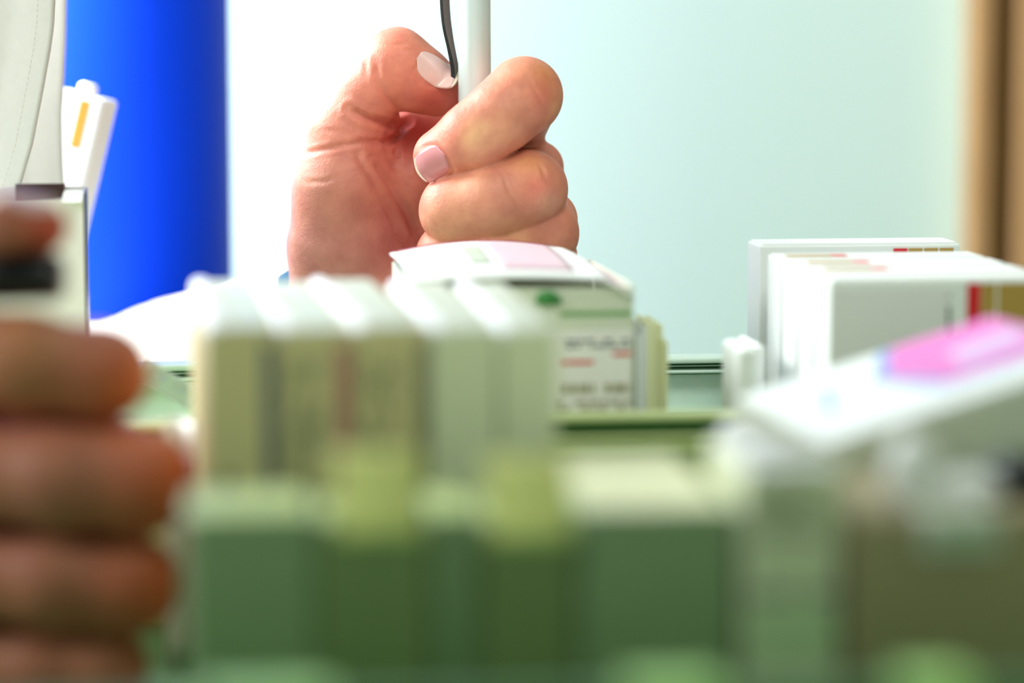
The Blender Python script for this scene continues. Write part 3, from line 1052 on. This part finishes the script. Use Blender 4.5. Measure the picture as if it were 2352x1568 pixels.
def hand_sdf(P):
    # palm: metacarpal rays, heel, wrist
    d = cone(P, hp(850, 640, -34), hp(1150, 300, -44), 15, 11)
    d = smin(d, cone(P, hp(860, 650, -36), hp(1185, 395, -45), 15, 11), 10)
    d = smin(d, cone(P, hp(870, 665, -36), hp(1200, 490, -44), 15, 10.5), 10)
    d = smin(d, cone(P, hp(870, 680, -34), hp(1190, 590, -40), 15, 10), 10)
    d = smin(d, cone(P, hp(870, 620, -30), hp(960, 660, -26), 16, 13), 10)
    d = smin(d, cone(P, hp(800, 610, -30), hp(760, 980, -52), 17.5, 20), 12)
    d = smin(d, cone(P, hp(850, 640, -34), hp(820, 980, -56), 17, 20), 12)
    # web between thumb and index
    d = smin(d, cone(P, hp(850, 400, -30), hp(1110, 330, -42), 9, 8), 8)
    d = smin(d, cone(P, hp(880, 308, -35), hp(1130, 258, -45), 10.5, 10.5), 8)
    # thenar and thumb
    d = smin(d, chain(P, thb_c[:3], 6), 8)
    d = smin(d, cone(P, hp(835, 520, -24), hp(850, 370, -24), 13, 8), 7)
    d = smin(d, chain(P, thb_c[2:], 3.5), 2.5)
    d = smin(d, cone(P, hp(818, 292, -21), hp(872, 262, -20), 7.0, 5.0), 3)
    d = smin(d, cone(P, hp(912, 112, -12), hp(915, 125, -11), 6.2, 6.2), 5)
    # palm ridge that bulges towards the fingers
    d = smin(d, cone(P, hp(905, 330, -27), hp(935, 400, -25), 5.5, 7.0), 5)
    d = smin(d, cone(P, hp(935, 400, -25), hp(960, 520, -26), 7.0, 7.5), 5)
    # fingers, each meeting its neighbour in a crease
    for c, k0 in ((pky_c, 0.7), (rng_c, 0.7), (mid_c, 0.7), (idx_c, 0.7)):
        g = chain(P, c, 3.2)
        d = smin(d, g, k0)
    # knuckle bumps at the back of the hand
    d = smin(d, cone(P, hp(1238, 372, -20), hp(1230, 400, -26), 7.4, 8), 2.5)
    d = smin(d, cone(P, hp(1262, 500, -8), hp(1250, 520, -14), 8.2, 9), 2.5)
    d = smin(d, cone(P, hp(1262, 585, -10), hp(1250, 640, -16), 8.2, 9), 2.5)
    return d


person = root('person', W(0, 900, 1.0) * np.array([1, 1, 0]), 'person in a white coat, one raised hand gripping a pen, one near fist', 'person')
blobs = [
    (hp(1235, 190, 16), 5.5, (232, 158, 92), .65), (hp(1240, 235, 18), 4.5, (226, 120, 104), .6), (hp(1265, 250, 14), 4, (236, 182, 130), .5),
    (hp(1095, 322, 21), 4.2, (244, 206, 150), .75), (hp(1130, 355, 20), 5, (236, 160, 140), .5), (hp(1050, 290, 18), 6, (220, 120, 92), .6), (hp(1160, 190, 16), 6, (222, 138, 100), .55),
    (hp(1150, 300, 22), 8, (232, 170, 132), .5), (hp(1010, 330, 12), 5, (226, 126, 108), .5), (hp(1000, 385, 12), 7, (226, 140, 130), .6),
    (hp(1215, 395, 16), 5.0, (236, 164, 104), .7), (hp(1235, 440, 18), 4.2, (222, 112, 100), .65), (hp(1252, 468, 14), 4, (240, 200, 170), .5),
    (hp(1080, 440, 18), 8, (230, 168, 128), .6), (hp(1030, 520, 14), 7, (232, 178, 138), .55), (hp(1130, 500, 20), 8, (224, 162, 134), .5),
    (hp(1180, 580, 12), 7, (236, 180, 120), .5), (hp(1060, 580, 12), 7, (222, 140, 112), .4), (hp(1300, 560, 0), 8, (228, 158, 122), .4),
    (hp(905, 100, -3), 9, (232, 132, 100), .55), (hp(880, 190, -4), 8, (228, 134, 116), .5), (hp(985, 225, -8), 8, (200, 82, 78), .6), (hp(930, 160, -2), 6, (234, 150, 130), .5),
    (hp(930, 320, -20), 9, (190, 72, 62), .8), (hp(850, 300, -12), 8, (214, 110, 102), .6), (hp(950, 275, -25), 10, (170, 40, 34), .85),  # deep reds put shade into the gap below the thumb
    (hp(900, 400, -14), 9, (222, 136, 118), .5), (hp(830, 450, -5), 12, (190, 112, 102), .6), (hp(720, 420, -5), 9, (178, 122, 102), .7), (hp(700, 560, -8), 12, (160, 108, 96), .75),  # palm tones darkened to hold the shade of the lower palm
    (hp(800, 600, -12), 13, (162, 106, 98), .75), (hp(900, 560, -12), 10, (172, 88, 88), .7), (hp(945, 470, -15), 8, (204, 130, 118), .4)]
creases = [
    ([(962, 350), (953, 385), (972, 414), (1000, 424), (1032, 414), (1044, 398), (1028, 363), (1006, 343), (985, 341), (962, 350)], 0.22, 0.6),
    ([(1030, 190), (985, 194), (962, 180), (950, 157), (966, 138), (1000, 128)], 0.25, 0.6),
    ([(854, 362), (876, 392), (901, 428), (930, 476), (950, 520)], 1.1, 1.3), ([(810, 336), (839, 386), (867, 433), (895, 490), (912, 530)], 0.45, 1.1),
    ([(880, 350), (912, 400), (935, 440)], 0.4, 1.0), ([(690, 348), (765, 336), (800, 328), (823, 323), (883, 318), (915, 300)], 0.5, 0.8),
    ([(695, 415), (745, 416), (772, 405)], 0.18, 0.7), ([(901, 322), (905, 345), (907, 365)], 0.9, 0.9), ([(885, 318), (910, 296), (925, 272)], 1.0, 1.0),
    ([(834, 121), (838, 146), (842, 172)], 0.35, 0.8), ([(862, 138), (866, 182), (886, 221), (921, 251)], 0.45, 0.9), ([(800, 247), (843, 269), (880, 277), (905, 276), (930, 264)], 1.3, 1.1),
    ([(770, 262), (800, 285), (830, 300)], 0.2, 0.7), ([(735, 295), (790, 300)], 0.12, 0.7),
    ([(1207, 190), (1230, 226), (1250, 257)], 0.16, 0.55), ([(1192, 200), (1212, 235)], 0.12, 0.5), ([(1167, 219), (1182, 240), (1199, 264)], 0.14, 0.5), ([(1150, 235), (1170, 268)], 0.1, 0.5),
    ([(1135, 258), (1152, 284)], 0.1, 0.5), ([(1100, 300), (1112, 318), (1116, 332)], 0.16, 0.6), ([(1088, 328), (1104, 345)], 0.14, 0.6), ([(1080, 350), (1098, 372)], 0.1, 0.6),
    ([(1236, 380), (1246, 400), (1250, 420)], 0.22, 0.6), ([(1222, 372), (1226, 384)], 0.1, 0.5), ([(1155, 410), (1165, 440), (1180, 465), (1196, 490)], 0.12, 0.5), ([(1180, 400), (1192, 430)], 0.1, 0.5),
    ([(995, 505), (1010, 528), (1022, 540)], 0.12, 0.5), ([(1010, 500), (1026, 524)], 0.1, 0.5), ([(1110, 440), (1118, 475)], 0.08, 0.5),
    ([(1210, 570), (1225, 582)], 0.12, 0.5), ([(880, 95), (905, 102), (940, 98)], 0.14, 0.6), ([(895, 110), (925, 114), (955, 112)], 0.12, 0.6), ([(950, 130), (975, 124), (1005, 128)], 0.12, 0.6)]
hand = hand_mesh('hand', H, hand_sdf, (-47, -62, -78), (44, 45, 26), 0.62, person, (214, 136, 116), blobs, creases, M_skin)
hand['label'] = 'raised hand with curled fingers gripping the white pen'
nl = nail(H, hand_sdf, hp(1000, 379, 11), (-.80, -.42, -.45), (-.25, -.10, .96), 9.8, 9.0, M_nail, hand, M_nailedge)
nl2 = nail(H, hand_sdf, hp(1000, 160, -6), (.97, -.22, 0), (.0, .52, .86), 11.0, 8.6, M_nailpale, hand, M_nailedge)


# ---- near fist (far in front of the focus)
G = Hand(150, 1000, 0.585, FPX / 585.0)
gp = G.p


def fist_sdf(P):
    d = cone(P, gp(-260, 880, -40), gp(60, 1180, -42), 18, 20)
    d = smin(d, cone(P, gp(-300, 1100, -40), gp(60, 1400, -42), 18, 18), 10)
    d = smin(d, cone(P, gp(-300, 1050, -36), gp(-900, 1250, -60), 24, 26), 14)
    fingers = [[gp(110, 880, -40, 10), gp(228, 858, -2, 9.5), gp(60, 832, 0, 9.8), gp(-150, 805, -4, 9.6), gp(-120, 880, -22, 8)],
               [gp(180, 1090, -42, 11), gp(318, 1105, -1, 10.6), gp(140, 1096, 2, 10.2), gp(-110, 1085, -3, 9.6), gp(-80, 1100, -22, 8.5)],
               [gp(160, 1300, -40, 10.5), gp(290, 1345, -5, 9.8), gp(110, 1335, -3, 9.6), gp(-110, 1320, -6, 9), gp(-80, 1320, -22, 8)],
               [gp(110, 1500, -38, 9.5), gp(222, 1545, -10, 8.6), gp(70, 1545, -9, 8.4), gp(-110, 1530, -11, 8), gp(-80, 1520, -22, 7)]]
    for c in fingers:
        d = smin(d, chain(P, c, 3), 1.0)
    th = [gp(-420, 900, -34, 14), gp(-330, 640, -26, 11), gp(-130, 545, -12, 8.0), gp(10, 522, -7, 6.6), gp(82, 520, -6, 5.6)]
    return smin(d, chain(P, th, 3), 2.5)


gb = [(gp(295, 880, 4), 8, (214, 96, 30), .8), (gp(385, 1105, 4), 10, (214, 92, 24), .85), (gp(350, 1345, 0), 10, (208, 94, 26), .75), (gp(110, 530, -3), 6, (214, 70, 40), .85),  # orange knuckle edges paint in light shining through the skin
      (gp(100, 1160, 6), 9, (176, 120, 100), .5), (gp(60, 800, 6), 9, (214, 150, 92), .5)]
fist = hand_mesh('hand', G, fist_sdf, (-88, -70, -95), (38, 56, 16), 1.3, person, (184, 116, 90), gb, [], M_skin)  # darker skin base puts the shade on the fist into its colour
fist['label'] = 'blurred near fist with fingers closed round a black marker'
nail(G, fist_sdf, gp(60, 480, -5), (1, 0.05, 0), (0, .95, .3), 9, 7.0, M_nailpale, fist, M_nailedge)

# black marker in the near fist
mk = root('marker', G.world(np.array([gp(-120, 640, -4)]))[0], 'thick black marker held level in the near fist', 'marker')
pA = Vector(G.world(np.array([gp(-420, 650, -5)]))[0])
pB = Vector(G.world(np.array([gp(140, 635, -3)]))[0])
ax = (pB - pA).normalized()
MB().tube([pA, pA + ax * 0.024], 0.0044, 24).build('barrel', M_black, mk, True)
MB().tube([pA + ax * 0.0242, pB - ax * 0.0015, pB], [0.0050, 0.0050, 0.0040], 24).build('cap', M_black, mk, True)

# ---- the pen
pn0 = np.array(hp(1087, -330, 1.0))
pn1 = np.array(hp(1091, 455, -7.5))
pv = (pn1 - pn0) / np.linalg.norm(pn1 - pn0)
L = np.linalg.norm(pn1 - pn0)
penroot = root('pen', H.world(pn1[None])[0], 'white ballpoint pen with a black clip held upright in the raised hand', 'pen')


def pt(a, off=(0, 0, 0)):
    return H.world((pn0 + pv * a + np.array(off))[None])[0]


R = 4.75
MB().tube([pt(6), pt(6.5), pt(40), pt(L - 26), pt(L - 14), pt(L - 6)], [.001 * R * .96, .001 * R, .001 * R, .001 * R, .001 * R * .92, .001 * R * .62], 40).build('barrel', M_pen, penroot, True)
MB().tube([pt(L - 5.9), pt(L - 2), pt(L)], [.0024, .0012, .0005], 20).build('tip', M_greycard, penroot, True)
MB().tube([pt(-4), pt(-3.4), pt(5.9)], [.0020, .0026, .0026], 20).build('push_button', M_clipp, penroot, True)
# clip: curved strap standing off the left side, turned slightly to the back
aq = math.radians(24)
er = np.array([-math.cos(aq), 0, -math.sin(aq)])        # outwards
ew = np.array([-math.sin(aq), 0, math.cos(aq)])         # across the strap (towards the lens)
prof = [(-360, 4.4), (-300, 5.4), (-250, 6.8), (-150, 8.4), (-60, 8.9), (0, 8.85), (40, 8.5), (80, 7.7), (110, 6.8), (135, 6.0), (155, 5.55), (175, 5.5), (191, 6.1)]
prof = [(y, r) for y, r in prof if y > -320]
vs, fs = [], []
ys = [p[0] for p in prof]
rs = [p[1] for p in prof]
yy = np.linspace(ys[0], ys[-1], 40)
rr_ = np.interp(yy, ys, rs)
for _ in range(2):
    rr_[1:-1] = (rr_[:-2] + 2 * rr_[1:-1] + rr_[2:]) / 4
for y, rad in zip(yy, rr_):
    a = (y + 330) / H.k
    thick = 0.95 if y < 100 else 0.95 + 0.35 * min(1, (y - 100) / 40)
    half = 2.3 if y < 60 else 2.3 - 1.2 * min(1, (y - 60) / 110)
    base = pn0 + pv * a
    for dr, dw in ((0, -half), (0, half), (thick, half), (thick, -half)):
        vs.append(base + er * (rad + dr) + ew * dw)
n = len(yy)
for i in range(n - 1):
    for k in range(4):
        fs.append((i * 4 + k, i * 4 + (k + 1) % 4, (i + 1) * 4 + (k + 1) % 4, (i + 1) * 4 + k))
fs += [(3, 2, 1, 0), tuple((n - 1) * 4 + k for k in range(4))]
cl = mesh_obj('clip', H.world(np.array(vs)), fs, M_clipp, penroot)
cl.data.materials.append(M_clipsheen)
for i in range(n - 1):
    cl.data.polygons[i * 4].material_index = 1
MB().tube([pt(7), pt(12)], 0.00495, 32).build('clip_ring', M_clipp, penroot, True)

# ---- coat sleeve and blue cuff of the raised arm
path = [(715, 805, .872, 24, 21), (660, 815, .880, 26.5, 22), (600, 830, .895, 26.5, 23), (520, 850, .915, 28, 24), (430, 872, .938, 29, 25), (345, 905, .955, 28, 25), (215, 930, .965, 28, 25), (60, 950, .975, 32, 28), (-200, 930, .985, 42, 32), (-500, 780, .995, 55, 40)]


def sleeve(u, v):
    q = v * (len(path) - 1)
    i = min(int(q), len(path) - 2)
    fr = q - i
    a, b = np.array(path[i], float), np.array(path[i + 1], float)
    s = a + (b - a) * fr
    p = W(s[0], s[1], s[2])
    th = 2 * math.pi * u
    fold = 1 + 0.035 * math.sin(9 * v * 3 + 2 * math.cos(th)) + 0.03 * math.sin(3 * th + 17 * v) + 0.018 * math.sin(38 * v + 3 * th)
    rz, ry = s[3] * .001 * fold, s[4] * .001 * fold
    # cross-section roughly square to the arm, which runs to the left and back
    dirx = 0.55
    return p + np.array([math.cos(th) * ry * dirx * 0.5, math.cos(th) * ry * 0.9, math.sin(th) * rz])


vs, fs = grid_sheet(sleeve, 40, 90, 0.0008)
slv = mesh_obj('coat_sleeve', vs, fs, M_coat, person, True)
slv['label'] = 'white coat sleeve of the raised arm'


def cuff(u, v):
    th = 2 * math.pi * u
    p = W(826 - v * 60, 745 + v * 35, .855 + v * .008)
    return p + np.array([math.cos(th) * .008 - math.sin(th) * .015, math.cos(th) * .019, math.sin(th) * (.0212 + 0.001 * math.sin(3 * th))])


vs, fs = grid_sheet(cuff, 32, 6, 0.0008)
cf = mesh_obj('shirt_cuff', vs, fs, M_cuff, person, True)
cf['label'] = 'blue shirt cuff showing at the wrist'

# ---- coat front hanging at the left
edge = [(-400, 150), (-200, 138), (0, 125), (60, 122), (110, 115), (200, 99), (330, 74), (420, 48), (480, 30), (560, 5), (700, -30), (1000, -60)]
ey = [e[0] for e in edge]
ex = [e[1] for e in edge]


def coat_front(u, v):
    y = -210 + v * 1130
    p = W(np.interp(y, ey, ex), y, 0.835)
    s = u * 0.07
    return p + np.array([-s, 0.010 * math.sin(s * 38 + 0.8 * v) * min(1, s / 0.012) + 0.10 * s + 0.0025 * math.sin(70 * s + 5 * v), 0])


vs, fs = grid_sheet(coat_front, 60, 60, 0.0012)
cof = mesh_obj('coat_front', vs, fs, M_coat, person, True)
cof['label'] = 'hanging front edge of the white coat with a stitched hem'
mb = MB()
for k in range(60):
    v0 = 0.02 + k * 0.0115
    a, b = coat_front(0.07, v0), coat_front(0.07, v0 + 0.007)
    off = np.array([0, -0.0007, 0])
    mb.tube([a + off, b + off], 0.00007, 5)
mb.build('stitching', M_stitch, cof)
edge2 = [(-400, 165), (-200, 158), (0, 152), (100, 150), (180, 146), (260, 140), (360, 142), (440, 146), (520, 140), (700, 120), (1000, 100)]
ey2 = [e[0] for e in edge2]
ex2 = [e[1] for e in edge2]


def coat_back(u, v):
    y = -210 + v * 930
    p = W(np.interp(y, ey2, ex2), y, 0.880)
    s = u * 0.07
    return p + np.array([-s, 0.006 * math.sin(s * 60 + 2 * v) * min(1, s / 0.01) + 0.12 * s, 0])


vs, fs = grid_sheet(coat_back, 50, 50, 0.0012)
cob = mesh_obj('coat_panel', vs, fs, M_coat, person, True)
cob['label'] = 'inner panel of the white coat behind the hem'
